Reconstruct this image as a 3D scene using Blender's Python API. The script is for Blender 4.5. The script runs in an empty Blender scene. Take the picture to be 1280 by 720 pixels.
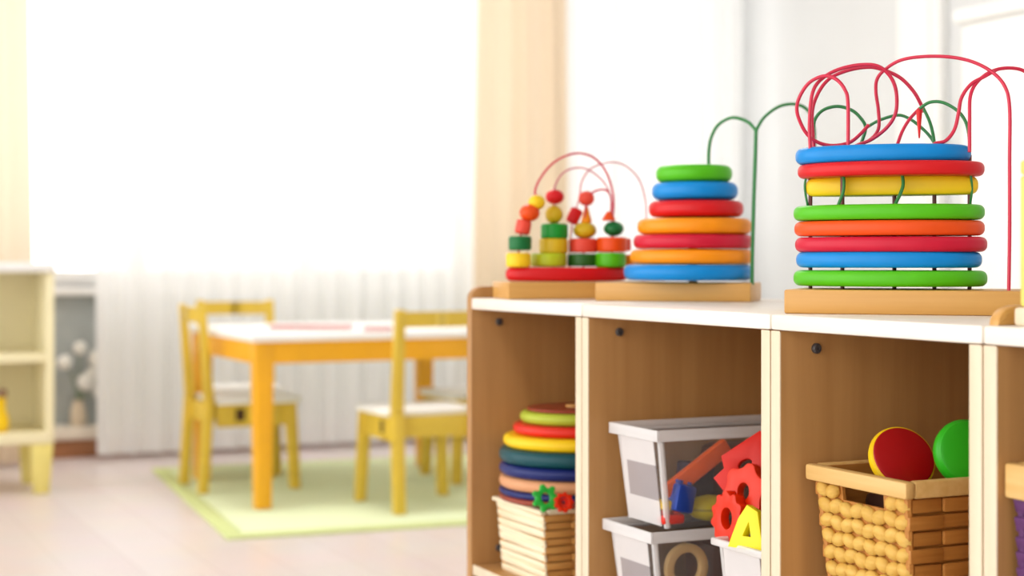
import bpy, bmesh, math, random
from mathutils import Vector, Matrix
random.seed(7)
scene = bpy.context.scene
COL = scene.collection

# ------------------------------------------------------------------ camera
F = 2000.0                      # focal length in pixels of a 1280 wide frame
H = 0.72                        # eye height
TH = math.radians(25.17)        # heading of the camera, right of +Y
CT, ST = math.cos(TH), math.sin(TH)
HZ = 325.0                      # horizon row
cd = bpy.data.cameras.new('camera'); cam = bpy.data.objects.new('camera', cd); COL.objects.link(cam)
cam.location = (0, 0, H); cam.rotation_euler = (math.pi / 2, 0, -TH)
cd.sensor_width = 36; cd.lens = F / 1280 * 36; cd.shift_y = -(360 - HZ) / 1280
cd.clip_start = 0.05
cd.dof.use_dof = True; cd.dof.focus_distance = 1.66; cd.dof.aperture_fstop = 4.2
scene.camera = cam

def ray(px, py):
    a = (px - 640) / F; b = -(py - HZ) / F
    return Vector((CT * a + ST, CT - ST * a, b))
EYE = Vector((0, 0, H))
def on_z(px, py, z):
    r = ray(px, py); return EYE + r * ((z - H) / r.z)
def on_x(px, py, x):
    r = ray(px, py); return EYE + r * (x / r.x)
def on_y(px, py, y):
    r = ray(px, py); return EYE + r * (y / r.y)
def depth(p): return CT * p[1] + ST * p[0]

# ------------------------------------------------------------------ materials
def lin(c):
    out = []
    for v in c:
        v /= 255.0
        out.append(v / 12.92 if v <= 0.04045 else ((v + 0.055) / 1.055) ** 2.4)
    return (*out, 1.0)
MC = {}
def mat(name, rgb, rough=0.45, spec=0.5, noise=0.0, scale=30, coat=0.0, bump=0.0, alpha=1.0, sub=0.0):
    if name in MC: return MC[name]
    m = bpy.data.materials.new(name); m.use_nodes = True
    nt = m.node_tree; b = nt.nodes['Principled BSDF']
    b.inputs['Base Color'].default_value = lin(rgb)
    b.inputs['Roughness'].default_value = rough
    b.inputs['Specular IOR Level'].default_value = spec
    b.inputs['Coat Weight'].default_value = coat
    b.inputs['Alpha'].default_value = alpha
    tc = nt.nodes.new('ShaderNodeTexCoord'); nz = nt.nodes.new('ShaderNodeTexNoise')
    nz.inputs['Scale'].default_value = scale; nz.inputs['Detail'].default_value = 3
    nt.links.new(tc.outputs['Object'], nz.inputs['Vector'])
    if noise > 0:
        mx = nt.nodes.new('ShaderNodeMix'); mx.data_type = 'RGBA'
        mx.inputs[6].default_value = lin([max(0, v * (1 - noise)) for v in rgb])
        mx.inputs[7].default_value = lin([min(255, v * (1 + noise * 0.6)) for v in rgb])
        nt.links.new(nz.outputs['Fac'], mx.inputs[0]); nt.links.new(mx.outputs[2], b.inputs['Base Color'])
    if bump > 0:
        bp = nt.nodes.new('ShaderNodeBump'); bp.inputs['Strength'].default_value = bump
        bp.inputs['Distance'].default_value = 0.002
        nt.links.new(nz.outputs['Fac'], bp.inputs['Height']); nt.links.new(bp.outputs['Normal'], b.inputs['Normal'])
    MC[name] = m; return m
def wood(name, a, c, rough=0.4, axis=2, fine=90, coat=0.0):
    """grain stretched along one axis"""
    if name in MC: return MC[name]
    m = bpy.data.materials.new(name); m.use_nodes = True
    nt = m.node_tree; b = nt.nodes['Principled BSDF']
    b.inputs['Roughness'].default_value = rough; b.inputs['Coat Weight'].default_value = coat
    tc = nt.nodes.new('ShaderNodeTexCoord'); mp = nt.nodes.new('ShaderNodeMapping')
    sc = [fine, fine, fine]; sc[axis] = fine * 0.05
    mp.inputs['Scale'].default_value = sc
    nz = nt.nodes.new('ShaderNodeTexNoise'); nz.inputs['Scale'].default_value = 1.0; nz.inputs['Detail'].default_value = 4
    rp = nt.nodes.new('ShaderNodeValToRGB')
    rp.color_ramp.elements[0].position = 0.3; rp.color_ramp.elements[0].color = lin(a)
    rp.color_ramp.elements[1].position = 0.72; rp.color_ramp.elements[1].color = lin(c)
    nt.links.new(tc.outputs['Object'], mp.inputs['Vector']); nt.links.new(mp.outputs['Vector'], nz.inputs['Vector'])
    nt.links.new(nz.outputs['Fac'], rp.inputs['Fac']); nt.links.new(rp.outputs['Color'], b.inputs['Base Color'])
    MC[name] = m; return m
def plastic(name, rgb): return mat('plastic_' + name, rgb, rough=0.35, spec=0.3, noise=0.04, scale=25)
def paint(name, rgb): return mat('paint_' + name, rgb, rough=0.38, spec=0.3, noise=0.05, scale=40)

WALL = mat('wall_paint', (234, 234, 233), rough=0.85, spec=0.2, noise=0.01, scale=6)
GREYW = mat('grey_panel_paint', (176, 182, 180), rough=0.8, spec=0.2, noise=0.12, scale=9)
WHITE = mat('white_lacquer', (248, 247, 244), rough=0.4, noise=0.01)
TRIMM = mat('cream_trim_paint', (236, 226, 210), rough=0.5, noise=0.02)
BROWN = wood('brown_baseboard_wood', (150, 98, 62), (176, 120, 80), axis=0)
PANEL = wood('beech_laminate', (174, 126, 72), (188, 140, 84), rough=0.45, axis=2, fine=60)
EDGE = wood('pale_edge_band', (222, 205, 174), (232, 216, 188), rough=0.4, axis=2, fine=60)
TOPM = wood('pale_top_laminate', (238, 230, 216), (244, 237, 224), rough=0.35, axis=1, fine=60)
BASEW = wood('toy_base_beech', (200, 146, 70), (215, 163, 86), rough=0.4, axis=0, fine=70)
YCH = mat('mustard_chair_paint', (222, 188, 62), rough=0.4, noise=0.05, scale=12)
YTB = mat('orange_table_paint', (244, 176, 22), rough=0.4, noise=0.04, scale=12)
CREAMW = mat('cream_shelf_paint', (248, 238, 196), rough=0.45, noise=0.02, scale=10)
YLEG = mat('pale_yellow_paint', (238, 222, 130), rough=0.45, noise=0.03, scale=10)
DARK = mat('dark_steel', (70, 66, 66), rough=0.4, noise=0.05)
HOLE = mat('slot_shade', (72, 46, 12), rough=0.8, noise=0.1)  # dark colour stands for the shade inside the chair slots
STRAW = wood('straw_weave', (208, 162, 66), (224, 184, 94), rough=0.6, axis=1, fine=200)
STRAW_SHADE = wood('straw_weave_shaded', (178, 114, 44), (196, 134, 60), rough=0.6, axis=0, fine=200)  # darker copy of the straw for basket sides, shade painted in
PALES = wood('splint_lit', (238, 222, 184), (248, 236, 206), rough=0.55, axis=1, fine=200)  # lit copy of the splint: front light is put into the colour
PALE_SHADE = wood('splint_shaded', (206, 150, 78), (222, 170, 96), rough=0.55, axis=0, fine=200)  # shaded copy of the splint for the sides, partly painted shade
RIMW = wood('rim_wood', (214, 170, 98), (226, 186, 118), rough=0.5, axis=1, fine=120)
PURP = mat('purple_weave', (92, 46, 98), rough=0.7, noise=0.15, scale=80, bump=0.3)

def frosted(name, rgb, alpha, rough=0.15):
    return mat(name, rgb, rough=rough, alpha=alpha, noise=0.02)
TUB = frosted('clear_plastic', (225, 218, 214), 0.06)
FROST = frosted('frosted_plastic', (246, 242, 240), 0.6, 0.3)
LIP = frosted('white_plastic_lip', (250, 248, 246), 0.55, 0.25)
HAZE = frosted('hazy_plastic', (214, 206, 208), 0.35, 0.3)
def glass():
    m = bpy.data.materials.new('window_glass'); m.use_nodes = True; nt = m.node_tree
    nt.nodes.remove(nt.nodes['Principled BSDF']); out = nt.nodes['Material Output']
    t = nt.nodes.new('ShaderNodeBsdfTransparent'); g = nt.nodes.new('ShaderNodeBsdfGlossy'); g.inputs['Roughness'].default_value = 0.02
    fr = nt.nodes.new('ShaderNodeFresnel'); fr.inputs['IOR'].default_value = 1.2
    mx = nt.nodes.new('ShaderNodeMixShader')
    nt.links.new(fr.outputs[0], mx.inputs[0]); nt.links.new(t.outputs[0], mx.inputs[1]); nt.links.new(g.outputs[0], mx.inputs[2])
    nt.links.new(mx.outputs[0], out.inputs[0]); return m
GLASS = glass()
def cloth(name, rgb, trans, translu):
    m = bpy.data.materials.new(name); m.use_nodes = True; nt = m.node_tree
    nt.nodes.remove(nt.nodes['Principled BSDF']); out = nt.nodes['Material Output']
    d = nt.nodes.new('ShaderNodeBsdfDiffuse'); t = nt.nodes.new('ShaderNodeBsdfTranslucent'); tr = nt.nodes.new('ShaderNodeBsdfTransparent')
    d.inputs['Color'].default_value = lin(rgb); t.inputs['Color'].default_value = lin(rgb)
    wv = nt.nodes.new('ShaderNodeTexNoise'); wv.inputs['Scale'].default_value = 400
    tc = nt.nodes.new('ShaderNodeTexCoord'); nt.links.new(tc.outputs['Object'], wv.inputs['Vector'])
    m1 = nt.nodes.new('ShaderNodeMixShader'); m1.inputs[0].default_value = translu
    m2 = nt.nodes.new('ShaderNodeMixShader')
    mr = nt.nodes.new('ShaderNodeMapRange'); mr.inputs['To Min'].default_value = max(0, trans - 0.04); mr.inputs['To Max'].default_value = trans + 0.04
    nt.links.new(wv.outputs['Fac'], mr.inputs['Value']); nt.links.new(mr.outputs[0], m2.inputs[0])
    nt.links.new(d.outputs[0], m1.inputs[1]); nt.links.new(t.outputs[0], m1.inputs[2])
    nt.links.new(m1.outputs[0], m2.inputs[1]); nt.links.new(tr.outputs[0], m2.inputs[2])
    nt.links.new(m2.outputs[0], out.inputs[0]); return m
SHEER = cloth('white_voile', (253, 253, 252), 0.10, 0.25)
BEIGE = cloth('beige_curtain_cloth', (245, 226, 200), 0.0, 0.5)

def floor_mat():
    m = bpy.data.materials.new('pale_laminate_floor'); m.use_nodes = True; nt = m.node_tree; b = nt.nodes['Principled BSDF']
    tc = nt.nodes.new('ShaderNodeTexCoord')
    br = nt.nodes.new('ShaderNodeTexBrick'); br.inputs['Scale'].default_value = 1.0
    br.inputs['Brick Width'].default_value = 1.2; br.inputs['Row Height'].default_value = 0.16
    br.inputs['Mortar Size'].default_value = 0.0015
    br.inputs['Color1'].default_value = lin((226, 212, 209)); br.inputs['Color2'].default_value = lin((232, 220, 217))
    br.inputs['Mortar'].default_value = lin((210, 194, 189))
    mp = nt.nodes.new('ShaderNodeMapping'); mp.inputs['Rotation'].default_value = (0, 0, math.pi / 2)
    nt.links.new(tc.outputs['Object'], mp.inputs['Vector']); nt.links.new(mp.outputs[0], br.inputs['Vector'])
    nz = nt.nodes.new('ShaderNodeTexNoise'); nz.inputs['Scale'].default_value = 5
    mx = nt.nodes.new('ShaderNodeMix'); mx.data_type = 'RGBA'; mx.blend_type = 'MULTIPLY'; mx.inputs[0].default_value = 0.12
    nt.links.new(tc.outputs['Object'], nz.inputs['Vector']); nt.links.new(br.outputs['Color'], mx.inputs[6]); nt.links.new(nz.outputs['Color'], mx.inputs[7])
    nt.links.new(mx.outputs[2], b.inputs['Base Color']); b.inputs['Roughness'].default_value = 0.32
    return m
FLOORM = floor_mat()

# ------------------------------------------------------------------ mesh building
class MB:
    def __init__(s): s.bm = bmesh.new()
    def _add(s, t, M=None):
        if M is not None: t.transform(M)
        me = bpy.data.meshes.new('t'); t.to_mesh(me); t.free()
        s.bm.from_mesh(me); bpy.data.meshes.remove(me)
    def box(s, lo, hi, r=0.0, seg=2, M=None):
        t = bmesh.new(); bmesh.ops.create_cube(t, size=1)
        c = [(a + b) / 2 for a, b in zip(lo, hi)]; d = [abs(b - a) for a, b in zip(lo, hi)]
        t.transform(Matrix.Translation(c) @ Matrix.Diagonal((*d, 1)))
        if r > 0: bmesh.ops.bevel(t, geom=t.edges[:], offset=min(r, min(d) * 0.49), segments=seg, affect='EDGES', profile=0.5)
        s._add(t, M); return s
    def taper(s, lo, hi, top=(1, 1), shift=(0, 0), r=0.0, M=None):
        """box whose top is scaled by top and shifted"""
        t = bmesh.new(); bmesh.ops.create_cube(t, size=1)
        c = [(a + b) / 2 for a, b in zip(lo, hi)]; d = [abs(b - a) for a, b in zip(lo, hi)]
        for v in t.verts:
            if v.co.z > 0: v.co.x = v.co.x * top[0] + shift[0] / d[0]; v.co.y = v.co.y * top[1] + shift[1] / d[1]
        t.transform(Matrix.Translation(c) @ Matrix.Diagonal((*d, 1)))
        if r > 0: bmesh.ops.bevel(t, geom=t.edges[:], offset=min(r, min(d) * 0.45), segments=2, affect='EDGES', profile=0.5)
        s._add(t, M); return s
    def lathe(s, prof, n=40, M=None, sy=1.0):
        t = bmesh.new(); rings = []
        for (r, z) in prof:
            if r < 1e-6: rings.append([t.verts.new((0, 0, z))])
            else: rings.append([t.verts.new((r * math.cos(2 * math.pi * i / n), r * sy * math.sin(2 * math.pi * i / n), z)) for i in range(n)])
        for A, B in zip(rings, rings[1:]):
            for i in range(n):
                j = (i + 1) % n
                if len(A) == 1 and len(B) == 1: continue
                if len(A) == 1: t.faces.new((A[0], B[i], B[j]))
                elif len(B) == 1: t.faces.new((A[i], B[0], A[j]))
                else: t.faces.new((A[i], B[i], B[j], A[j]))
        bmesh.ops.recalc_face_normals(t, faces=t.faces[:])
        s._add(t, M); return s
    def ball(s, c, r, M=None, seg=20):
        t = bmesh.new(); bmesh.ops.create_uvsphere(t, u_segments=seg, v_segments=max(6, seg // 2), radius=1)
        rr = r if isinstance(r, (tuple, list)) else (r, r, r)
        T = Matrix.Translation(c) @ (M if M is not None else Matrix.Identity(4)) @ Matrix.Diagonal((*rr, 1))
        s._add(t, T); return s
    def tube(s, pts, r, n=10, cap=True):
        t = bmesh.new(); pts = [Vector(p) for p in pts]; rings = []
        up = None
        for i, p in enumerate(pts):
            a = pts[max(0, i - 1)]; b = pts[min(len(pts) - 1, i + 1)]
            d = (b - a).normalized()
            if up is None:
                up = Vector((0, 0, 1)) if abs(d.z) < 0.9 else Vector((1, 0, 0))
            x = d.cross(up); x = x.normalized() if x.length > 1e-6 else d.orthogonal().normalized()
            y = x.cross(d).normalized(); up = y
            rings.append([t.verts.new(p + (x * math.cos(2 * math.pi * k / n) + y * math.sin(2 * math.pi * k / n)) * r) for k in range(n)])
        for A, B in zip(rings, rings[1:]):
            for k in range(n): t.faces.new((A[k], A[(k + 1) % n], B[(k + 1) % n], B[k]))
        if cap: t.faces.new(rings[0][::-1]); t.faces.new(rings[-1])
        bmesh.ops.recalc_face_normals(t, faces=t.faces[:])
        s._add(t); return s
    def prism(s, outline, h, holes=(), M=None, r=0.0):
        """outline in xy, extruded 0..h along z; holes are outlines cut through"""
        t = bmesh.new(); es = []
        for ol in [outline, *holes]:
            vs = [t.verts.new((x, y, 0)) for x, y in ol]
            es += [t.edges.new((vs[i], vs[(i + 1) % len(vs)])) for i in range(len(vs))]
        if holes: bmesh.ops.triangle_fill(t, use_beauty=True, edges=es, normal=(0, 0, 1))
        else: t.faces.new(t.verts[:])
        g = bmesh.ops.extrude_face_region(t, geom=t.faces[:])
        bmesh.ops.translate(t, vec=(0, 0, h), verts=[v for v in g['geom'] if isinstance(v, bmesh.types.BMVert)])
        bmesh.ops.recalc_face_normals(t, faces=t.faces[:])
        if r > 0:
            ed = [e for e in t.edges if len(e.link_faces) == 2 and e.calc_face_angle(0) > 1.2 and abs(e.verts[0].co.z - e.verts[1].co.z) < 1e-6]
            bmesh.ops.bevel(t, geom=ed, offset=r, segments=2, affect='EDGES', profile=0.5)
        s._add(t, M); return s
    def build(s, name, m, parent=None, smooth=True, edge=None):
        me = bpy.data.meshes.new(name)
        s.bm.normal_update()
        if smooth:
            for f in s.bm.faces: f.smooth = True
            for e in s.bm.edges:
                e.smooth = not (len(e.link_faces) == 2 and e.calc_face_angle(0) > math.radians(38))
        s.bm.to_mesh(me); s.bm.free()
        me.materials.append(m)
        if edge is not None:
            me.materials.append(edge[0])
            for p in me.polygons:
                if edge[1](p.normal, p.center): p.material_index = 1
        o = bpy.data.objects.new(name, me); COL.objects.link(o)
        if parent is not None: o.parent = parent
        return o
def tag(o, label, cat, group=None):
    o['label'] = label; o['category'] = cat
    if group: o['group'] = group
    return o
def thing(name, label, cat, loc, rz=0.0, group=None):
    o = bpy.data.objects.new(name, None); COL.objects.link(o)
    o.location = loc; o.rotation_euler = (0, 0, rz); o.empty_display_size = 0.05
    tag(o, label, cat, group); return o
def struct(o): o['kind'] = 'structure'; return o
def copy_thing(o, label, loc, rz=None, group=None):
    r = o.copy(); COL.objects.link(r); r.location = loc
    if rz is not None: r.rotation_euler = (0, 0, rz)
    r['label'] = label
    if group: r['group'] = group
    for ch in list(o.children):
        c = ch.copy(); COL.objects.link(c); c.parent = r
        for g in list(ch.children):
            k = g.copy(); COL.objects.link(k); k.parent = c
    return r
def spline(pts, n=8):
    pts = [Vector(p) for p in pts]; out = []
    P = [pts[0] * 2 - pts[1]] + pts + [pts[-1] * 2 - pts[-2]]
    for i in range(1, len(P) - 2):
        for k in range(n):
            t = k / n; a, b, c, d = P[i - 1], P[i], P[i + 1], P[i + 2]
            out.append(0.5 * ((2 * b) + (c - a) * t + (2 * a - 5 * b + 4 * c - d) * t * t + (3 * b - a - 3 * c + d) * t ** 3))
    out.append(pts[-1]); return out
def disc_prof(R, t, e=None):
    """solid disc with a rounded rim, z from 0 to t"""
    e = min(e or t * 0.42, t * 0.5); p = [(0, 0)]
    for k in range(6):
        a = -math.pi / 2 + math.pi / 2 * k / 5
        p.append((R - e + e * math.cos(a), e + e * math.sin(a)))
    for k in range(6):
        a = math.pi / 2 * k / 5
        p.append((R - e + e * math.cos(a), t - e + e * math.sin(a)))
    p.append((0, t)); return p

# ------------------------------------------------------------------ room shell
YB = 6.06     # window wall
XR = 3.94     # right wall
ZC = 2.7
b = MB().box((-3.2, -2.5, -0.06), (XR + 0.1, YB + 0.2, 0)); struct(b.build('floor', FLOORM, smooth=False))
W1 = (0.62, 2.66, 0.62, 2.35); W2 = (2.98, 3.82, 0.62, 2.35)
b = MB()
def wall_seg(x0, x1, z0, z1): b.box((x0, YB, z0), (x1, YB + 0.18, z1))
wall_seg(-3.2, W1[0], 0, ZC); wall_seg(W1[1], W2[0], 0, ZC); wall_seg(W2[1], XR + 0.1, 0, ZC)
for w in (W1, W2):
    wall_seg(w[0], w[1], w[3], ZC)
    wall_seg(w[0], w[1], 0, w[2])
struct(b.build('wall_back', WALL, smooth=False))
struct(MB().box((XR, -2.5, 0), (XR + 0.1, YB, ZC)).build('wall_right', mat('pale_grey_wall_paint', (224, 225, 225), rough=0.85, spec=0.2, noise=0.01, scale=6), smooth=False))
struct(MB().box((-3.2, -2.5, ZC), (XR + 0.1, YB + 0.18, ZC + 0.08)).build('ceiling', WALL, smooth=False))
struct(MB().box((0.3, YB - 0.012, 0.112), (2.9, YB, 0.60), 0.002).build('trim_1', GREYW, smooth=False))
struct(MB().box((0.2, YB - 0.13, 0.067), (XR, YB, 0.112), 0.006).build('trim_2', TRIMM))
struct(MB().box((0.2, YB - 0.115, 0.0), (XR, YB, 0.067), 0.003).build('baseboard_back', BROWN))
struct(MB().box((XR - 0.015, -2.5, 0.0), (XR, YB - 0.13, 0.08), 0.003).build('baseboard_right', WHITE))
struct(MB().box((XR - 0.05, 4.62, 0.0), (XR, 4.86, ZC), 0.012).box((XR - 0.065, 4.66, 0.0), (XR, 4.82, ZC), 0.012).build('trim_3', WHITE))
for i, w in enumerate((W1, W2)):
    wn = struct(MB().box((w[0], YB + 0.05, w[2]), (w[0] + 0.06, YB + 0.11, w[3]), 0.006)
        .box((w[1] - 0.06, YB + 0.05, w[2]), (w[1], YB + 0.11, w[3]), 0.006)
        .box((w[0] + 0.06, YB + 0.05, w[2]), (w[1] - 0.06, YB + 0.11, w[2] + 0.06), 0.006)
        .box((w[0] + 0.06, YB + 0.05, w[3] - 0.06), (w[1] - 0.06, YB + 0.11, w[3]), 0.006)
        .build('window_%d' % (i + 1), WHITE))
    MB().box((w[0] + 0.06, YB + 0.078, w[2] + 0.06), (w[1] - 0.06, YB + 0.084, w[3] - 0.06)).build('pane', GLASS, wn, smooth=False)
    n = 2 if i == 0 else 1
    for k in range(n):
        xm = w[0] + (w[1] - w[0]) * (k + 1) / (n + 1)
        MB().box((xm - 0.03, YB + 0.055, w[2] + 0.06), (xm + 0.03, YB + 0.105, w[3] - 0.06), 0.005).build('mullion', WHITE, wn)
    MB().box((w[0] - 0.04, YB - 0.06, w[2] - 0.03), (w[1] + 0.04, YB + 0.12, w[2]), 0.006).build('window_sill', WHITE, wn)

# ------------------------------------------------------------------ curtains
def curtain(name, x0, x1, y, z0, z1, pitch, amp, m, label, cat, group=None):
    bm = bmesh.new(); n = int((x1 - x0) / pitch * 10); rows = 12; g = []
    ph = random.random() * 6
    for j in range(rows + 1):
        f = j / rows; row = []
        for i in range(n + 1):
            x = x0 + (x1 - x0) * i / n
            w = math.sin(2 * math.pi * (x - x0) / pitch + ph + 0.6 * math.sin(3.1 * x)) + 0.35 * math.sin(2 * math.pi * (x - x0) / pitch * 1.7 + 1)
            row.append(bm.verts.new((x + 0.01 * math.sin(4 * f + x * 9), y + amp * w * (0.7 + 0.3 * (1 - f)), z0 + (z1 - z0) * f)))
        g.append(row)
    for j in range(rows):
        for i in range(n): bm.faces.new((g[j][i], g[j][i + 1], g[j + 1][i + 1], g[j + 1][i]))
    for f in bm.faces: f.smooth = True
    me = bpy.data.meshes.new(name); bm.to_mesh(me); bm.free(); me.materials.append(m)
    o = bpy.data.objects.new(name, me); COL.objects.link(o); tag(o, label, cat, group); return o
CY = 5.82
ZR = 2.52
rod = thing('curtain_rod', 'white curtain rail above both windows carrying the sheer and beige curtains', 'curtain rail', (0, 0, 0))
MB().tube([(0.2, CY, ZR + 0.012), (XR - 0.03, CY, ZR + 0.012)], 0.012).build('rail', WHITE, rod)
for x in (0.3, 1.5, 2.9, 3.8):
    MB().box((x - 0.012, CY, ZR + 0.006), (x + 0.012, YB, ZR + 0.03), 0.003).build('bracket', WHITE, rod)
curtain('sheer_curtain', 1.10, 2.60, CY, 0.02, ZR, 0.085, 0.011, SHEER, 'wide white sheer curtain glowing in front of the big window behind the table', 'curtain')
curtain('sheer_curtain', 2.92, 3.84, CY, 0.02, ZR, 0.10, 0.013, SHEER, 'narrow white sheer curtain between the beige drape and the right wall', 'curtain')
curtain('beige_curtain', 0.25, 0.86, CY - 0.06, 0.02, ZR, 0.13, 0.022, BEIGE, 'beige drape at the far left edge behind the cream shelf', 'curtain')
curtain('beige_curtain', 2.56, 2.96, CY - 0.06, 0.02, ZR, 0.12, 0.026, BEIGE, 'beige drape hanging between the two windows above the shelf end', 'curtain')

# ------------------------------------------------------------------ tall white cupboard on the right wall
cb = thing('cupboard', 'tall white cupboard with a cornice at the far right by the wall', 'cupboard', (3.74, 3.55, 0))
def loc(o, p): return (p[0] - o.location.x, p[1] - o.location.y, p[2] - o.location.z)
MB().box((-0.19, -0.55, 0.06), (0.19, 0.54, 1.49), 0.006).box((-0.17, -0.52, 0), (0.17, 0.51, 0.06)).build('body', WHITE, cb)
MB().box((-0.22, -0.58, 1.49), (0.19, 0.57, 1.535), 0.014).build('cornice', WHITE, cb)
for k in range(3):
    y1 = 0.53 - k * 0.355
    d = MB().box((-0.206, y1 - 0.345, 0.08), (-0.19, y1, 1.475), 0.004)
    d.box((-0.212, y1 - 0.30, 0.14), (-0.206, y1 - 0.045, 1.42), 0.003)
    dd = d.build('door', WHITE, cb)
    MB().ball((-0.221, y1 - 0.325 if k % 2 == 0 else y1 - 0.02, 0.8), 0.011, seg=12).build('knob', DARK, dd)

# ------------------------------------------------------------------ rug
RC = Vector((1.085, 4.03, 0)); ra = math.radians(-5)
rug = thing('rug', 'pale green rug with a lime border under the children table', 'rug', RC, ra)
RM = mat('rug_pile', (228, 238, 196), rough=0.95, spec=0.1, noise=0.05, scale=120, bump=0.4)
RBM = mat('rug_border_pile', (212, 222, 156), rough=0.95, spec=0.1, noise=0.06, scale=120, bump=0.4)
RL, RW_ = 1.95, 1.45
MB().box((0.05, 0.05, 0), (RL - 0.05, RW_ - 0.05, 0.009), 0.003).build('pile', RM, rug)
MB().box((0, 0, 0), (RL, 0.05, 0.009), 0.003).box((0, RW_ - 0.05, 0), (RL, RW_, 0.009), 0.003).box((0, 0.05, 0), (0.05, RW_ - 0.05, 0.009), 0.003).box((RL - 0.05, 0.05, 0), (RL, RW_ - 0.05, 0.009), 0.003).build('border', RBM, rug)
RZ = 0.009

# ------------------------------------------------------------------ children's table
TX0, TX1, TY0, TY1 = 1.268, 2.10, 4.41, 5.15
tb = thing('table', 'low white-topped children table with orange apron and legs on the green rug', 'table', ((TX0 + TX1) / 2, (TY0 + TY1) / 2, RZ))
hx, hy = (TX1 - TX0) / 2, (TY1 - TY0) / 2
MB().box((-hx - 0.012, -hy - 0.012, 0.478), (hx + 0.012, hy + 0.012, 0.501), 0.006).build('tabletop', WHITE, tb)
MB().box((-hx + 0.004, -hy + 0.004, 0.415), (hx - 0.004, -hy + 0.024, 0.478), 0.002).box((-hx + 0.004, hy - 0.024, 0.415), (hx - 0.004, hy - 0.004, 0.478), 0.002) \
    .box((-hx + 0.004, -hy + 0.024, 0.415), (-hx + 0.024, hy - 0.024, 0.478), 0.002).box((hx - 0.024, -hy + 0.024, 0.415), (hx - 0.004, hy - 0.024, 0.478), 0.002).build('apron', YTB, tb)
for sx in (-1, 1):
    for sy in (-1, 1):
        cx, cy = sx * (hx - 0.03), sy * (hy - 0.03)
        MB().taper((cx - 0.023, cy - 0.023, 0), (cx + 0.023, cy + 0.023, 0.478), (1.25, 1.25), r=0.006).build('leg', YTB, tb)
REDP = mat('red_cover', (186, 44, 50), rough=0.5, noise=0.05)
def book(px0, px1, py, label, h):
    p0 = on_z(px0, py, RZ + 0.501); p1 = on_z(px1, py, RZ + 0.501)
    w = (p1 - p0).length; c = (p0 + p1) / 2
    t = thing('picture_book', label, 'book', (c.x, c.y, RZ + 0.501), math.atan2((p1 - p0).y, (p1 - p0).x), 'red books on the table')
    MB().box((-w / 2, -0.045, 0), (w / 2, 0.045, 0.002)).box((-w / 2, -0.045, h - 0.002), (w / 2, 0.045, h)).box((-w / 2, 0.043, 0.002), (w / 2, 0.045, h - 0.002)).build('cover', REDP, t)
    MB().box((-w / 2 + 0.004, -0.041, 0.002), (w / 2 - 0.004, 0.043, h - 0.002)).build('pages', mat('book_paper', (240, 226, 214), rough=0.8, noise=0.03), t)
book(338, 438, 412, 'wide thin red book lying on the white tabletop towards its left', 0.012)
book(455, 489, 413, 'small thin red book on the white tabletop beside the nearer chair back', 0.010)

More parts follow.
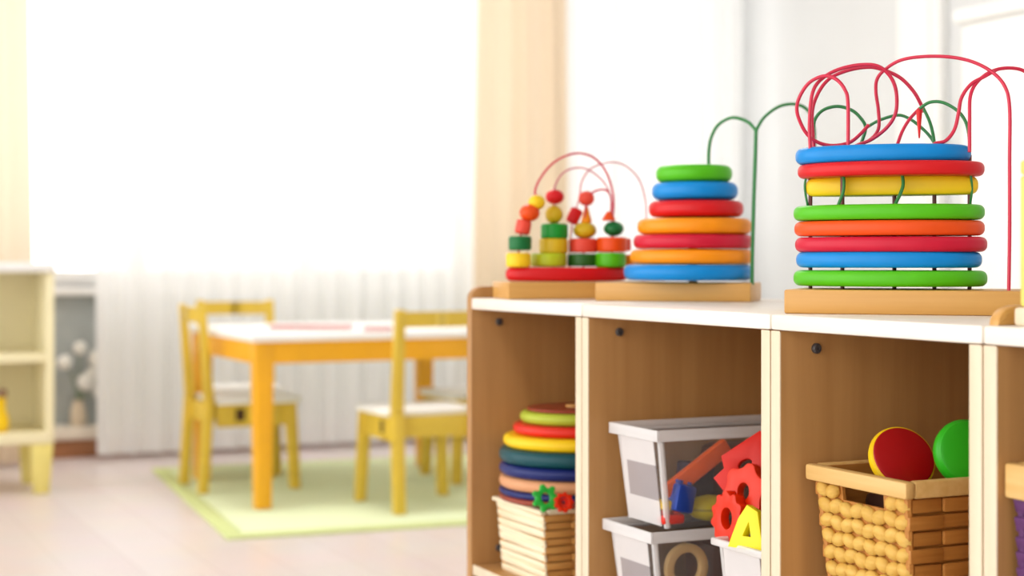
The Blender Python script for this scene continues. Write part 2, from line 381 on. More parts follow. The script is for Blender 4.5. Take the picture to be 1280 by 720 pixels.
# ------------------------------------------------------------------ children's chairs (origin at rear-left... centre of footprint, facing +y)
def make_chair(label, loc_, rz):
    t = thing('chair', label, 'chair', loc_, rz, 'small yellow chairs around the table')
    w, dp = 0.135, 0.145
    sh = 0.285
    # seat with rounded front corners
    ol = []
    for (cx, cy, a0) in ((w - 0.03, dp - 0.03, 0), (-w + 0.03, dp - 0.03, 90)):
        for k in range(7):
            a = math.radians(a0 + k * 15); ol.append((cx + 0.045 * math.cos(a), cy + 0.045 * math.sin(a)))
    ol += [(-w - 0.004, -dp + 0.03), (w + 0.004, -dp + 0.03)]
    MB().prism(ol, 0.016, M=Matrix.Translation((0, 0, sh - 0.016)), r=0.004).build('seat', WHITE, t)
    # apron rails under the seat with a finger slot in each side
    for sx in (-1, 1):
        x0, x1 = sorted((sx * (w - 0.024), sx * (w - 0.006)))
        z0, z1 = sh - 0.086, sh - 0.016
        a, c = -0.056, -0.026
        m = MB().box((x0, -dp + 0.03, z0), (x1, a, z1), 0.002).box((x0, c, z0), (x1, dp - 0.02, z1), 0.002)
        m.box((x0, a, z1 - 0.014), (x1, c, z1)).box((x0, a, z0), (x1, c, z0 + 0.018))
        rl = m.build('side_rail', YCH, t)
        MB().box((x0 + 0.002, a, z0 + 0.018), (x1 - 0.002, c, z1 - 0.014)).build('slot', HOLE, rl)  # dark fill in place of the slot's own shade
    MB().box((-w + 0.024, dp - 0.038, sh - 0.075), (w - 0.024, dp - 0.02, sh - 0.016), 0.002).build('front_rail', YCH, t)
    MB().box((-w + 0.024, -dp + 0.006, sh - 0.075), (w - 0.024, -dp + 0.026, sh - 0.016), 0.002).build('rear_rail', YCH, t)
    # front legs, slightly splayed
    for sx in (-1, 1):
        x = sx * (w - 0.015)
        MB().taper((x - 0.015 + sx * 0.012, dp - 0.030, 0), (x + 0.015 + sx * 0.012, dp + 0.002, sh - 0.016), (1.15, 1.1), (-sx * 0.012, -0.012), r=0.004).build('leg', YCH, t)
    # rear legs run up as the back posts
    for sx in (-1, 1):
        x = sx * (w - 0.016)
        MB().taper((x - 0.017, -dp - 0.026, 0), (x + 0.017, -dp + 0.004, sh), (1.0, 1.05), (0, 0.018), r=0.004) \
            .taper((x - 0.017, -dp - 0.008, sh), (x + 0.017, -dp + 0.022, 0.572), (0.85, 0.75), (0, -0.022), r=0.004).build('leg', YCH, t)
    # curved top rail
    for zt, zb, nm in ((0.566, 0.522, 'top_rail'),):
        f = (zt - sh) / 0.287
        y0 = -dp + 0.008 - 0.022 * f
        m = MB(); N = 8
        for k in range(N):
            a0, a1 = -1 + 2 * k / N, -1 + 2 * (k + 1) / N
            yy0, yy1 = y0 - 0.014 * (1 - a0 * a0), y0 - 0.014 * (1 - a1 * a1)
            xx = w - 0.026
            P = [(a0 * xx, yy0 - 0.007), (a1 * xx, yy1 - 0.007), (a1 * xx, yy1 + 0.007), (a0 * xx, yy0 + 0.007)]
            m.prism(P, zt - zb, M=Matrix.Translation((0, 0, zb)))
        bmesh.ops.remove_doubles(m.bm, verts=m.bm.verts[:], dist=1e-5)
        m.build(nm, YCH, t)
    return t
ch0 = make_chair('mustard yellow chair with its back to the viewer, in front of the table', (1.735, 4.335, RZ), 0.0)
copy_thing(ch0, 'mustard yellow chair on the left side of the table, its back seen edge-on', (1.375, 4.925, RZ), -math.pi / 2)
copy_thing(ch0, 'yellow chair behind the table, only its top rail above the white tabletop', (1.457, 5.293, RZ), math.pi - 0.242)
copy_thing(ch0, 'yellow chair right of the table, mostly hidden by the toy shelf', (2.13, 4.80, RZ), math.pi / 2)

# ------------------------------------------------------------------ added fill light above the table, out of view, brightens the back
cl = thing('added_fill_light', 'added fill light panel above the children table, out of view', 'fill light', (1.7, 4.3, ZC))
MB().box((-0.62, -0.62, -0.05), (-0.6, 0.62, 0), 0.004).box((0.6, -0.62, -0.05), (0.62, 0.62, 0), 0.004).box((-0.6, -0.62, -0.05), (0.6, -0.6, 0), 0.004).box((-0.6, 0.6, -0.05), (0.6, 0.62, 0), 0.004).build('frame', WHITE, cl)
em = bpy.data.materials.new('fill_light_glow'); em.use_nodes = True
em.node_tree.nodes['Principled BSDF'].inputs['Emission Color'].default_value = (1, 0.98, 0.96, 1)
em.node_tree.nodes['Principled BSDF'].inputs['Emission Strength'].default_value = 7.5
MB().box((-0.6, -0.6, -0.045), (0.6, 0.6, -0.03)).build('glow_panel', em, cl, smooth=False)

# ------------------------------------------------------------------ cream shelf at the left
sp = on_z(68, 617, 0)
sh = thing('shelf_unit', 'cream open shelf on yellow legs at the left edge', 'shelf', (sp.x - 0.40, sp.y + 0.15, 0))
sh.location.x = sp.x - 0.40
sx0, sx1, sy0, sy1 = -0.40, 0.40, -0.15, 0.15
for x in (sx0, sx1 - 0.022):
    MB().box((x, sy0, 0.155), (x + 0.022, sy1, 0.682), 0.003).build('side_panel', CREAMW, sh)
MB().box((sx0 - 0.004, sy0 - 0.008, 0.682), (sx1 + 0.004, sy1, 0.712), 0.005).build('top_board', WHITE, sh)
MB().box((sx0 + 0.022, sy0 + 0.004, 0.405), (sx1 - 0.022, sy1 - 0.01, 0.432), 0.003).build('shelf', CREAMW, sh)
MB().box((sx0 + 0.022, sy0, 0.155), (sx1 - 0.022, sy1, 0.19), 0.003).build('bottom_board', CREAMW, sh)
MB().box((sx0 + 0.022, sy1 - 0.01, 0.19), (sx1 - 0.022, sy1, 0.682)).build('back_panel', CREAMW, sh)
for x in (sx0 + 0.035, sx1 - 0.035):
    for y in (sy0 + 0.03, sy1 - 0.03):
        MB().taper((x - 0.022, y - 0.022, 0), (x + 0.022, y + 0.022, 0.155), (1.5, 1.3), r=0.004).build('leg', YLEG, sh)
p = on_y(-2, 535, sy0 + sh.location.y + 0.06)
jr = thing('toy_jar', 'yellow round jar with a brown lid on the cream shelf', 'jar', (p.x, p.y, 0.19))
MB().lathe([(0, 0), (0.022, 0), (0.03, 0.008), (0.033, 0.03), (0.029, 0.052), (0.022, 0.066), (0.022, 0.11), (0, 0.11)], 28).build('body', paint('yellow', (248, 206, 30)), jr)
MB().lathe([(0, 0.11), (0.026, 0.11), (0.026, 0.128), (0.022, 0.132), (0, 0.132)], 28).build('lid', paint('lid_brown', (150, 120, 96)), jr)

# ------------------------------------------------------------------ white flowers in a vase behind the voile
vz = 0.112
pv = on_y(98, 520, YB - 0.075)
va = thing('flower_vase', 'beige vase with round white flowers on the ledge under the window', 'vase', (pv.x, pv.y, vz))
MB().lathe([(0, 0), (0.024, 0), (0.03, 0.02), (0.027, 0.06), (0.017, 0.085), (0.021, 0.095), (0.017, 0.095), (0.014, 0.085), (0.0, 0.08)], 28).build('vase', mat('beige_ceramic', (222, 205, 178), rough=0.4, noise=0.05), va)
FW = mat('white_petals', (246, 244, 236), rough=0.8, noise=0.04)
GS = mat('stem_green', (128, 146, 110), rough=0.7, noise=0.1)
for (fx, fz, fr) in ((0.068, 0.245, 0.036), (0.028, 0.16, 0.035), (0.082, 0.125, 0.033), (-0.05, 0.235, 0.028), (0.005, 0.285, 0.027), (0.12, 0.205, 0.026), (0.05, 0.19, 0.028)):
    st = MB().tube(spline([(0, 0, 0.082), (fx * 0.4, -0.002, 0.082 + (fz - 0.082) * 0.6), (fx, -0.01 if fx < 0.06 else 0, fz)], 5), 0.0025, 6).build('stem', GS, va)
    m = MB()
    m.ball((fx, -0.01, fz), (fr * 0.6, fr * 0.6, fr * 0.6), seg=12)
    for k in range(14):
        zc = 1 - 2 * (k + 0.5) / 14; a = k * 2.4; rr = math.sqrt(1 - zc * zc)
        m.ball((fx + fr * 0.6 * rr * math.cos(a), -0.01 + fr * 0.6 * rr * math.sin(a), fz + fr * 0.6 * zc), fr * 0.42, seg=10)
    m.build('blossom', FW, va)

# ------------------------------------------------------------------ toy shelf units (fronts face -X)
D0, DEP = 0.95, 0.38
ZT, TT = 0.664, 0.0168
ZB = 0.271
PT = 0.0165
YU = [2.181, 1.813, 1.391, 1.072, 0.70]
def unit(i, label, rail_l=False, rail_r=False, on_top=False):
    y1, y0 = YU[i] - 0.0008, YU[i + 1] + 0.0008
    u = thing('toy_shelf', label, 'shelf', (D0, (y0 + y1) / 2, 0), 0, 'low birch toy shelf units in a row')
    h = (y1 - y0) / 2
    edge = (EDGE, lambda n, c: n.x < -0.5)
    for s, rail in ((1, rail_l and not on_top), (-1, rail_r and not on_top)):
        ya, yb = (h - PT, h) if s > 0 else (-h, -h + PT)
        top = ZT + (0.017 if rail else -0.0004 - TT)
        ol = [(0, 0)]                     # profile in (x, z)
        if rail:
            R = 0.02
            ol = [(0, 0), (DEP, 0), (DEP, top)]
            for k in range(9):
                a = math.pi / 2 + k * math.pi / 16
                ol.append((R + R * math.cos(a), top - R + R * math.sin(a)))
        else:
            ol = [(0, 0), (DEP, 0), (DEP, top), (0, top)]
        M = Matrix(((1, 0, 0, 0), (0, 0, -1, yb), (0, 1, 0, 0), (0, 0, 0, 1)))
        e2 = (EDGE, (lambda n, c: False) if rail else (lambda n, c: n.x < -0.3))
        MB().prism(ol, PT, M=M, r=0.0016).build('side_panel', PANEL, u, edge=e2)
    if on_top:
        for s in (1, -1):
            R = 0.022; hh = 0.017; ol = [(0.006, 0), (DEP, 0), (DEP, hh)]
            ol += [(0.006 + R + R * math.cos(math.pi / 2 + k * math.pi / 16), hh - 0.016 + 0.016 * math.sin(math.pi / 2 + k * math.pi / 16)) for k in range(9)]
            M = Matrix(((1, 0, 0, 0), (0, 0, -1, h - 0.0005 if s > 0 else -h + 0.0125), (0, 1, 0, ZT), (0, 0, 0, 1)))
            MB().prism(ol, 0.012, M=M, r=0.0015).build('rail', BASEW, u)
        rail_l = rail_r = False
    ta, tb_ = (-h + (PT if rail_r else 0)), (h - (PT if rail_l else 0))
    MB().box((0, ta, ZT - TT), (DEP, tb_, ZT), 0.003).build('top_board', TOPM, u)
    MB().box((0.002, -h + PT, ZB - PT), (DEP - 0.008, h - PT, ZB), 0.002).build('shelf', PANEL, u, edge=(EDGE, lambda n, c: n.x < -0.5))
    MB().box((0.002, -h + PT, 0.045), (DEP - 0.008, h - PT, 0.045 + PT), 0.002).box((0.02, -h + PT, 0), (0.034, h - PT, 0.045)).build('bottom_board', PANEL, u, edge=(EDGE, lambda n, c: n.x < -0.5))
    MB().box((DEP - 0.008, -h + PT, 0.045), (DEP, h - PT, ZT - TT)).build('back_panel', PANEL, u, smooth=False)
    zs = (0.628, 0.292)
    for z in zs:
        for s in (1, -1):
            for dx in (0.045, 0.30):
                M = Matrix.Translation((dx, s * (h - PT), z)) @ Matrix.Rotation(s * math.pi / 2, 4, 'X')
                MB().lathe([(0, -0.001), (0.0055, -0.001), (0.0055, 0.003), (0.004, 0.0045), (0.0015, 0.0045), (0.001, 0.003), (0, 0.003)], 16, M=M).build('screw_cap', DARK, u)
    return u
unit(0, 'far left unit of the toy shelf, holding the cream splint basket', rail_l=True)
unit(1, 'second toy shelf unit from the left, holding the clear plastic boxes')
unit(2, 'toy shelf unit holding the knobbly straw basket')
unit(3, 'toy shelf unit cut off by the right edge, holding the purple basket', rail_l=True, rail_r=True, on_top=True)

# ------------------------------------------------------------------ bead toys
class Toy:
    def __init__(s, name, label, cat, corner, ang, L, W, T=0.025, group=None):
        """corner = left front bottom corner, ang = rotation of the long axis"""
        s.L, s.W, s.T = L, W, T
        rx = Vector((math.cos(ang), math.sin(ang), 0)); ry = Vector((-math.sin(ang), math.cos(ang), 0))
        c = Vector((corner[0], corner[1], ZT)) + rx * L / 2 + ry * W / 2
        s.rx, s.ry, s.c = rx, ry, c
        s.e = thing(name, label, cat, c, ang, group)
        MB().box((-L / 2, -W / 2, 0), (L / 2, W / 2, T), 0.0022).build('base', BASEW, s.e)
    def at(s, px, py, ly=0.0):
        r = ray(px, py); p0 = s.c + s.ry * ly
        t = (p0 - EYE).dot(s.ry) / r.dot(s.ry)
        q = EYE + r * t - s.c
        return Vector((q.dot(s.rx), ly, q.z)), (CT * (EYE + r * t).y + ST * (EYE + r * t).x)
    def disc(s, x0, x1, y0, y1, color, ly=0.0, b=None, e=None, label=None):
        c0, d = s.at((x0 + x1) / 2, y1, ly); c1, _ = s.at((x0 + x1) / 2, y0, ly)
        half = (x1 - x0) / 2 * d / F
        fx = abs(CT * s.rx.x - ST * s.rx.y); fy = abs(CT * s.ry.x - ST * s.ry.y)
        if b is None: a = half; sy = 1
        else:
            a = math.sqrt(max(1e-6, half ** 2 - (b * fy) ** 2)) / fx; sy = b / a
        t = c1.z - c0.z
        o = MB().lathe(disc_prof(a, t, e), 56, M=Matrix.Translation((c0.x, ly, max(c0.z, s.T))), sy=sy).build('ring', color, s.e)
        if label: o['label'] = label
        return o
    def bead(s, x, y, w, h, color, ly=0.0, kind='ball', tilt=0.0):
        w *= 1.07; h *= 1.05; c, d = s.at(x, y, ly); rx, rz = w / 2 * d / F, h / 2 * d / F
        M = Matrix.Translation(c) @ Matrix.Rotation(tilt, 4, 'Y'); m = MB()
        if kind == 'ball': m.ball((0, 0, 0), (rx, rx, rz), seg=24); m.bm.transform(M)
        elif kind == 'cyl': m.lathe(disc_prof(rx, 2 * rz, rz * 0.35), 32, M=M @ Matrix.Translation((0, 0, -rz)))
        elif kind == 'cone': m.lathe([(0, -rz), (rx * 0.9, -rz), (rx, -rz * 0.85), (rx * 0.3, rz * 0.9), (rx * 0.2, rz), (0, rz)], 28, M=M)
        return m.build('bead', color, s.e)
    def wire(s, pts, color, px=4.5, ly=0.0, ly1=None):
        P = []; n = len(pts); d = 1
        for i, (x, y) in enumerate(pts):
            l = ly if ly1 is None else ly + (ly1 - ly) * i / (n - 1)
            q, d = s.at(x, y, l); q.z = max(q.z, s.T - 0.004); P.append(q)
        return MB().tube(spline(P, 7), px / 2 * d / F, 10).build('wire', color, s.e)

GREEN = paint('green', (84, 188, 14)); BLUE = paint('blue', (0, 136, 212)); RED = paint('red', (212, 20, 26))
CRIM = paint('crimson', (202, 20, 52)); ORNG = paint('orange', (246, 146, 6)); YEL = paint('yellow', (250, 196, 24))
DKGRN = paint('dark_green', (16, 110, 52)); ORED = paint('orange_red', (234, 80, 14)); LIME = paint('lime', (186, 206, 34))
CORAL = paint('coral', (232, 76, 56)); OLIV = paint('mustard', (214, 180, 28)); MIDG = paint('mid_green', (20, 146, 44)); FOREST = paint('forest', (44, 104, 34))
WRED = mat('red_wire_coating', (208, 30, 66), rough=0.3, noise=0.05); WGRN = mat('green_wire_coating', (40, 126, 60), rough=0.3, noise=0.05)
WPNK = mat('rose_wire_coating', (206, 110, 122), rough=0.35, noise=0.05); WBRN = mat('dark_peg_coating', (110, 44, 36), rough=0.4, noise=0.1)

# --- right toy: eight oval rings and tangled red and green wires
t3 = Toy('bead_maze', 'large bead maze of eight oval rings under tangled red and green wires', 'toy', (0.968, 1.392), math.radians(-45.2), 0.25, 0.13, 0.0252, 'wooden bead toys on top of the shelf')
for x in (1013, 1053, 1118, 1168, 1212):
    ly = -0.03 if x == 1053 else 0.0
    q, d = t3.at(x, 300, ly)
    z1 = t3.at(x, 194, ly)[0].z
    MB().tube([(q.x, ly, t3.T - 0.003), (q.x, ly, z1)], 0.0022, 10).build('peg', WBRN, t3.e)
for (x0, x1, y0, y1, c, bb) in ((997, 1225, 338, 357.5, GREEN, .06), (1000, 1219, 315, 334.5, BLUE, .06), (999, 1225, 296.5, 315, CRIM, .06), (998, 1222, 276.5, 295, ORED, .06),
                            (997, 1222, 257, 275.5, GREEN, .06), (1013, 1213, 221.5, 244.5, YEL, .026), (1002, 1222, 204.5, 222, RED, .06), (999, 1206, 184, 204.5, BLUE, .055)):
    t3.disc(x0, x1, y0, y1, c, 0.0, bb)
t3.wire([(1013, 192), (1012, 150), (1017, 112), (1035, 93), (1062, 83), (1090, 81), (1106, 88), (1117, 103), (1121, 122), (1119, 143), (1108, 160), (1090, 174), (1072, 182), (1064, 190)], WRED, 4.6, -0.03, 0.01)
t3.wire([(1018, 190), (1015, 145), (1021, 120), (1036, 99), (1060, 88), (1085, 84), (1103, 87), (1125, 97), (1141, 113), (1150, 128), (1155, 140)], WRED, 4.6, -0.01, 0.02)
t3.wire([(1060, 192), (1060, 130), (1056, 112), (1045, 99), (1030, 95), (1012, 103), (1000, 120), (996, 136), (1000, 152), (1010, 169), (1025, 179), (1043, 182), (1062, 178), (1076, 167), (1086, 156)], WRED, 4.6, -0.045, 0.0)
t3.wire([(1066, 190), (1070, 182), (1087, 175), (1098, 161), (1098, 138), (1095, 116), (1096, 100), (1105, 88), (1124, 76), (1150, 71), (1185, 71), (1215, 77), (1240, 90), (1256, 108), (1262, 135), (1262, 200), (1262, 290), (1261, 362), (1261, 366)], WRED, 4.6, 0.02, -0.045)
t3.wire([(1212, 190), (1212, 150), (1213, 120), (1222, 102), (1240, 89), (1262, 85), (1282, 90), (1294, 108), (1297, 140), (1296, 210), (1294, 300), (1293, 366)], WRED, 4.6, -0.03, 0.03)
t3.wire([(1168, 190), (1168, 180), (1182, 176), (1193, 162), (1198, 142), (1202, 122), (1214, 105), (1230, 96), (1246, 87)], WRED, 4.6, -0.03, -0.012)
t3.wire([(1118, 192), (1122, 180), (1128, 164), (1137, 149), (1149, 136)], WRED, 4.2, -0.03, 0.0)
t3.wire([(1017, 192), (1017, 160), (1020, 147), (1030, 137), (1047, 133), (1065, 138), (1077, 149), (1082, 160), (1078, 175), (1072, 190)], WGRN, 4.2, 0.02, 0.035)
t3.wire([(1082, 160), (1100, 150), (1122, 144), (1136, 148), (1150, 158), (1162, 170), (1168, 180), (1168, 190)], WGRN, 4.0, 0.035, 0.02)
t3.wire([(1149, 136), (1162, 128), (1178, 128), (1195, 137), (1206, 150), (1211, 168), (1212, 190)], WGRN, 4.2, 0.0, -0.01)
t3.wire([(1153, 133), (1162, 152), (1167, 172), (1168, 190)], WGRN, 4.2, 0.02, 0.0)
t3.wire([(1054, 214), (1055, 228), (1054, 240), (1048, 256), (1046, 264)], WGRN, 4.0, -0.034, -0.045)
t3.wire([(1127, 214), (1129, 230), (1125, 243), (1119, 256), (1119, 264)], WGRN, 4.4, -0.034, -0.045)
t3.wire([(1010, 214), (1006, 232), (1009, 254), (1012, 262)], WGRN, 3.0, -0.008, 0.0)
t3.wire([(1213, 214), (1215, 236), (1213, 254), (1213, 262)], WGRN, 3.0, -0.012, 0.0)
t3.bead(1149, 155, 7, 34, RED, -0.035, 'cone', math.pi)

# --- middle toy: seven round rings, green wire
t2 = Toy('ring_stacker', 'middle bead toy, a pyramid of seven round rings with a green wire', 'toy', (1.035, 1.935), math.radians(-42), 0.213, 0.10, 0.0252, 'wooden bead toys on top of the shelf')
MB().tube([(t2.at(866, 300)[0].x, 0, t2.T - 0.003), (t2.at(866, 300)[0].x, 0, t2.at(866, 212)[0].z)], 0.006, 14).build('peg', BASEW, t2.e)
for (x0, x1, y0, y1, c) in ((780, 940, 330.5, 350, BLUE), (788, 941, 312, 330, ORNG), (792, 940, 293.5, 311, CRIM), (797, 939, 273.5, 293, ORNG),
                            (811, 929, 251.5, 271.5, RED), (815, 922, 228.5, 250, BLUE), (820, 915, 207.5, 228, GREEN)):
    t2.disc(x0, x1, y0, y1, c, 0.0)
LYW = -0.03
# stem rises from the base in front of the rings' right edge, then splits into two arches
t2.wire([(940, 356), (940.5, 320), (942, 260), (944, 200), (945, 162)], WGRN, 5.0, LYW)
t2.wire([(945, 163), (934, 152), (915, 147), (898, 156), (889, 172), (886, 190), (886, 214)], WGRN, 4.2, LYW, 0.01)
t2.wire([(945, 163), (955, 147), (972, 134), (990, 130), (1005, 134), (1014, 145), (1018, 162), (1018, 186)], WGRN, 4.0, LYW, 0.02)

# --- left toy: bead columns on curved wires
t1 = Toy('bead_maze', 'small bead maze at the left end of the shelf with columns of mixed beads', 'toy', (0.96, 2.055), math.radians(-10), 0.24, 0.09, 0.0245, 'wooden bead toys on top of the shelf')
A_, B_ = -0.012, 0.008
o = t1.disc(632, 786, 334, 351, RED, 0.0, 0.036); o.name = 'bar'
t1.wire([(648, 344), (648, 320), (650, 300), (654, 282), (661, 266), (670, 252), (669, 238), (676, 222), (690, 205), (707, 195), (724, 191.5), (742, 197), (756, 212), (764, 232), (767, 252), (766, 275), (765, 300), (765, 344)], WRED, 2.8, A_)
t1.wire([(693, 344), (693, 300), (693, 245), (694, 232), (702, 218), (714, 211), (728, 210), (742, 216), (755, 228), (762, 242), (765, 258)], WPNK, 2.2, B_, A_)
t1.wire([(711, 344), (714, 290), (718, 268), (724, 248), (727, 228), (736, 213), (752, 205), (770, 203), (786, 210), (799, 225), (806, 246), (808, 268), (806, 300), (804, 353)], WPNK, 2.0, 0.03, 0.036)
t1.wire([(729, 344), (730, 300), (732, 262), (736, 246), (744, 239), (755, 237), (762, 243), (764, 256), (763, 274)], WRED, 2.6, B_, A_)
for (x, y, w, h, c, l, k, tl) in (
    (648, 325, 29, 17, YEL, A_, 'cyl', 0), (650, 304, 27, 17, DKGRN, A_, 'cyl', 0), (654, 284, 18, 17, CORAL, A_, 'cyl', 0.2), (662, 266, 24, 21, ORED, A_, 'ball', 0), (671, 253, 20, 18, YEL, A_, 'ball', 0),
    (686, 325, 42, 16, LIME, B_, 'cyl', 0), (692, 307.5, 34, 18, OLIV, B_, 'cyl', 0), (693, 289, 32, 18, MIDG, B_, 'cyl', 0), (692.5, 268, 21, 22, OLIV, B_, 'ball', 0), (693.5, 246, 22, 18, RED, B_, 'ball', 0),
    (728, 325, 36, 15, FOREST, B_, 'cyl', 0), (729, 307, 34, 17, CORAL, B_, 'cyl', 0), (731, 288, 28, 20, OLIV, B_, 'ball', 0), (733, 268, 13, 20, ORNG, B_, 'cone', 0), (733, 248, 19, 18, CORAL, B_, 'ball', 0),
    (718, 270, 15, 19, RED, 0.03, 'cyl', 0.45),
    (763, 325, 36, 17, GREEN, A_, 'cyl', 0), (765, 306, 36, 18, ORED, A_, 'cyl', 0), (767, 286, 24, 18, DKGRN, A_, 'ball', 0), (761, 270, 17, 11, ORED, A_, 'cone', 0),
    (786, 325, 15, 13, ORNG, 0.008, 'cyl', 0), (782, 306, 13, 15, CORAL, 0.008, 'cyl', 0)):
    t1.bead(x, y, w, h, c, l, k, tl)

# --- pale yellow wooden frame cut off at the right edge, on the last unit
fr = thing('abacus_frame', 'pale yellow wooden toy frame at the right edge, standing on the last shelf unit', 'toy', (0.985, 0.94, ZT))
pp = (0.012, 0.1085)
MB().box((-0.022, -0.12, 0), (0.03, 0.1085, 0.016), 0.003).build('base', EDGE, fr)
PYEL = mat('pale_yellow_lacquer', (226, 214, 110), rough=0.4, noise=0.04)
for y in (0.095, -0.115):
    MB().box((-0.0165, y, 0.016), (-0.0005, y + 0.0125, 0.128), 0.003).build('post', PYEL, fr)
MB().box((-0.0165, -0.115, 0.128), (-0.0005, 0.1075, 0.141), 0.003).build('top_bar', PYEL, fr)
for k in range(3):
    z = 0.04 + 0.03 * k
    MB().tube([(-0.0085, -0.108, z), (-0.0085, 0.1, z)], 0.002, 8).build('rod', DARK, fr)
    for j in range(5):
        MB().lathe([(0.002, -0.009), (0.008, -0.009), (0.012, 0), (0.008, 0.009), (0.002, 0.009)], 20, M=Matrix.Translation((-0.0085, -0.09 + j * 0.02, z)) @ Matrix.Rotation(math.pi / 2, 4, 'X')).build('bead', (RED, BLUE, GREEN)[k], fr)

# ------------------------------------------------------------------ baskets
def basket(name, label, cat_group, x0, x1, y0, y1, z0, z1, taper, style, front, side, rimm, rim_h, pitch, hole=None):
    """style: knob = rows of knuckles on the front/back, slats on the sides; splint = lapped slats all round"""
    cx, cy = (x0 + x1) / 2, (y0 + y1) / 2
    t = thing(name, label, 'basket', (cx, cy, z0), 0, cat_group)
    hx, hy, hh = (x1 - x0) / 2, (y1 - y0) / 2, z1 - z0
    th = 0.006
    def half(z):            # outer half sizes of the wall at height z
        f = 1 - taper * (1 - z / hh); return hx * f - 0.008, hy * f - 0.008
    zt = hh - rim_h
    # inner wall shells
    m = MB()
    ax, ay = half(0); m.box((-ax, -ay, 0), (ax, ay, 0.006))
    rows = int(zt / pitch); dz = zt / rows
    def frame(z_lo, z_hi, sides=('f', 'b', 'l', 'r'), mm=None, inset=0.0035, cut=None):
        a0, b0 = half(z_lo); a1, b1 = half(z_hi); a0 -= inset; b0 -= inset; a1 -= inset; b1 -= inset
        def quadbox(p):     # p: 4 outer pts (lo0, lo1, hi1, hi0) and inward vector
            pts, n = p; bm = mm.bm
            vs = [bm.verts.new(v) for v in pts] + [bm.verts.new((v[0] + n[0] * th * 0.6, v[1] + n[1] * th * 0.6, v[2])) for v in pts]
            for q in ((0, 1, 2, 3), (7, 6, 5, 4), (0, 4, 5, 1), (1, 5, 6, 2), (2, 6, 7, 3), (3, 7, 4, 0)): bm.faces.new([vs[k] for k in q])
        if 'f' in sides:
            segs = [(-1, 1)] if not cut else [(-1, cut[0]), (cut[1], 1)]
            for s0, s1 in segs:
                quadbox((((-a0, b0 * s0, z_lo), (-a0, b0 * s1, z_lo), (-a1, b1 * s1, z_hi), (-a1, b1 * s0, z_hi)), (1, 0)))
        if 'b' in sides: quadbox((((a0, b0, z_lo), (a0, -b0, z_lo), (a1, -b1, z_hi), (a1, b1, z_hi)), (-1, 0)))
        if 'l' in sides: quadbox((((-a0, b0, z_lo), (a0, b0, z_lo), (a1, b1, z_hi), (-a1, b1, z_hi)), (0, -1)))
        if 'r' in sides: quadbox((((a0, -b0, z_lo), (-a0, -b0, z_lo), (-a1, -b1, z_hi), (a1, -b1, z_hi)), (0, 1)))
    frame(0, zt - dz * 1.0, mm=m)
    frame(zt - dz * 1.0, hh - 0.002, mm=m, cut=hole)
    bmesh.ops.recalc_face_normals(m.bm, faces=m.bm.faces[:])
    m.build('liner', side if style == 'knob' else side, t, smooth=False)
    # outer weave
    fms = {-1: MB(), 1: MB()}; sms = {-1: MB(), 1: MB()}
    for k in range(rows):
        z = (k + 0.5) * dz; a, bb = half(z)
        if style == 'knob':
            nb = max(4, int(round(2 * bb / 0.0165)))
            for s in (-1, 1):
                for j in range(nb):
                    yy = -bb + (j + 0.5) * 2 * bb / nb
                    if s < 0 and hole and k == rows - 1 and hole[0] < yy / bb < hole[1]: continue
                    jz = 0.0009 * math.sin(j * 2.3 + k)
                    R = Matrix.Rotation(0.35 * (1 if (j + k) % 2 else -1), 4, 'X')
                    fms[s].ball((s * (a - 0.001), yy, z + jz), (0.0065, bb / nb * 1.3, dz * 0.47), M=R, seg=10)
        else:
            for s in (-1, 1):
                wob = 0.0006 * math.sin(k * 2.1)
                T = Matrix.Translation((s * a, 0, z + wob)) @ Matrix.Rotation(s * 0.28, 4, 'Y') @ Matrix.Rotation(0.012 * math.sin(k * 1.7), 4, 'X')
                fms[s].box((-0.0026, -bb - 0.004, -dz * 0.5), (0.0026, bb + 0.004, dz * 0.46), 0.0022, M=T)
        # sides: interlaced flat slats
        for s in (-1, 1):
            n = max(3, int(round(2 * a / 0.042)))
            for j in range(n):
                xa, xb = -a - 0.002 + (2 * a + 0.004) * j / n, -a - 0.002 + (2 * a + 0.004) * (j + 1) / n
                bow = 0.0014 * (1 if (j + k) % 2 else -1)
                sms[s].box((xa + 0.0002, s * bb - 0.0026 + bow, z - dz * 0.46), (xb - 0.0002, s * bb + 0.0026 + bow, z + dz * 0.40), 0.002)
    # corner posts
    for sx in (-1, 1):
        for sy in (-1, 1):
            a0, b0 = half(0); a1, b1 = half(zt)
            MB().tube([(sx * (a0 - 0.002), sy * (b0 - 0.002), 0), (sx * (a1 - 0.002), sy * (b1 - 0.002), zt)], 0.0042, 8).build('corner_post', side, t)
    for s in (-1, 1):
        fms[s].build('end_weave', front, t); sms[s].build('side_weave', side, t)
    # rim
    if rim_h > 0:
        r = MB(); w = 0.012
        r.box((-hx, -hy, zt), (-hx + w, hy, hh), 0.003).box((hx - w, -hy, zt), (hx, hy, hh), 0.003)
        r.box((-hx + w, -hy, zt), (hx - w, -hy + w, hh), 0.003).box((-hx + w, hy - w, zt), (hx - w, hy, hh), 0.003)
        r.build('rim', rimm, t)
    return t
BZ = ZB
basket('basket', 'small cream splint basket in the far left shelf unit', 'woven baskets on the toy shelf', 0.962, 1.20, 1.957, 2.118, BZ, 0.377, 0.06, 'splint', PALES, PALE_SHADE, PALES, 0.006, 0.0106)
basket('basket', 'knobbly straw basket with a wooden rim and handle slot', 'woven baskets on the toy shelf', 0.972, 1.20, 1.2005, 1.361, BZ, 0.511, 0.2, 'knob', STRAW, STRAW_SHADE, RIMW, 0.0165, 0.0153, hole=(-0.45, 0.52))
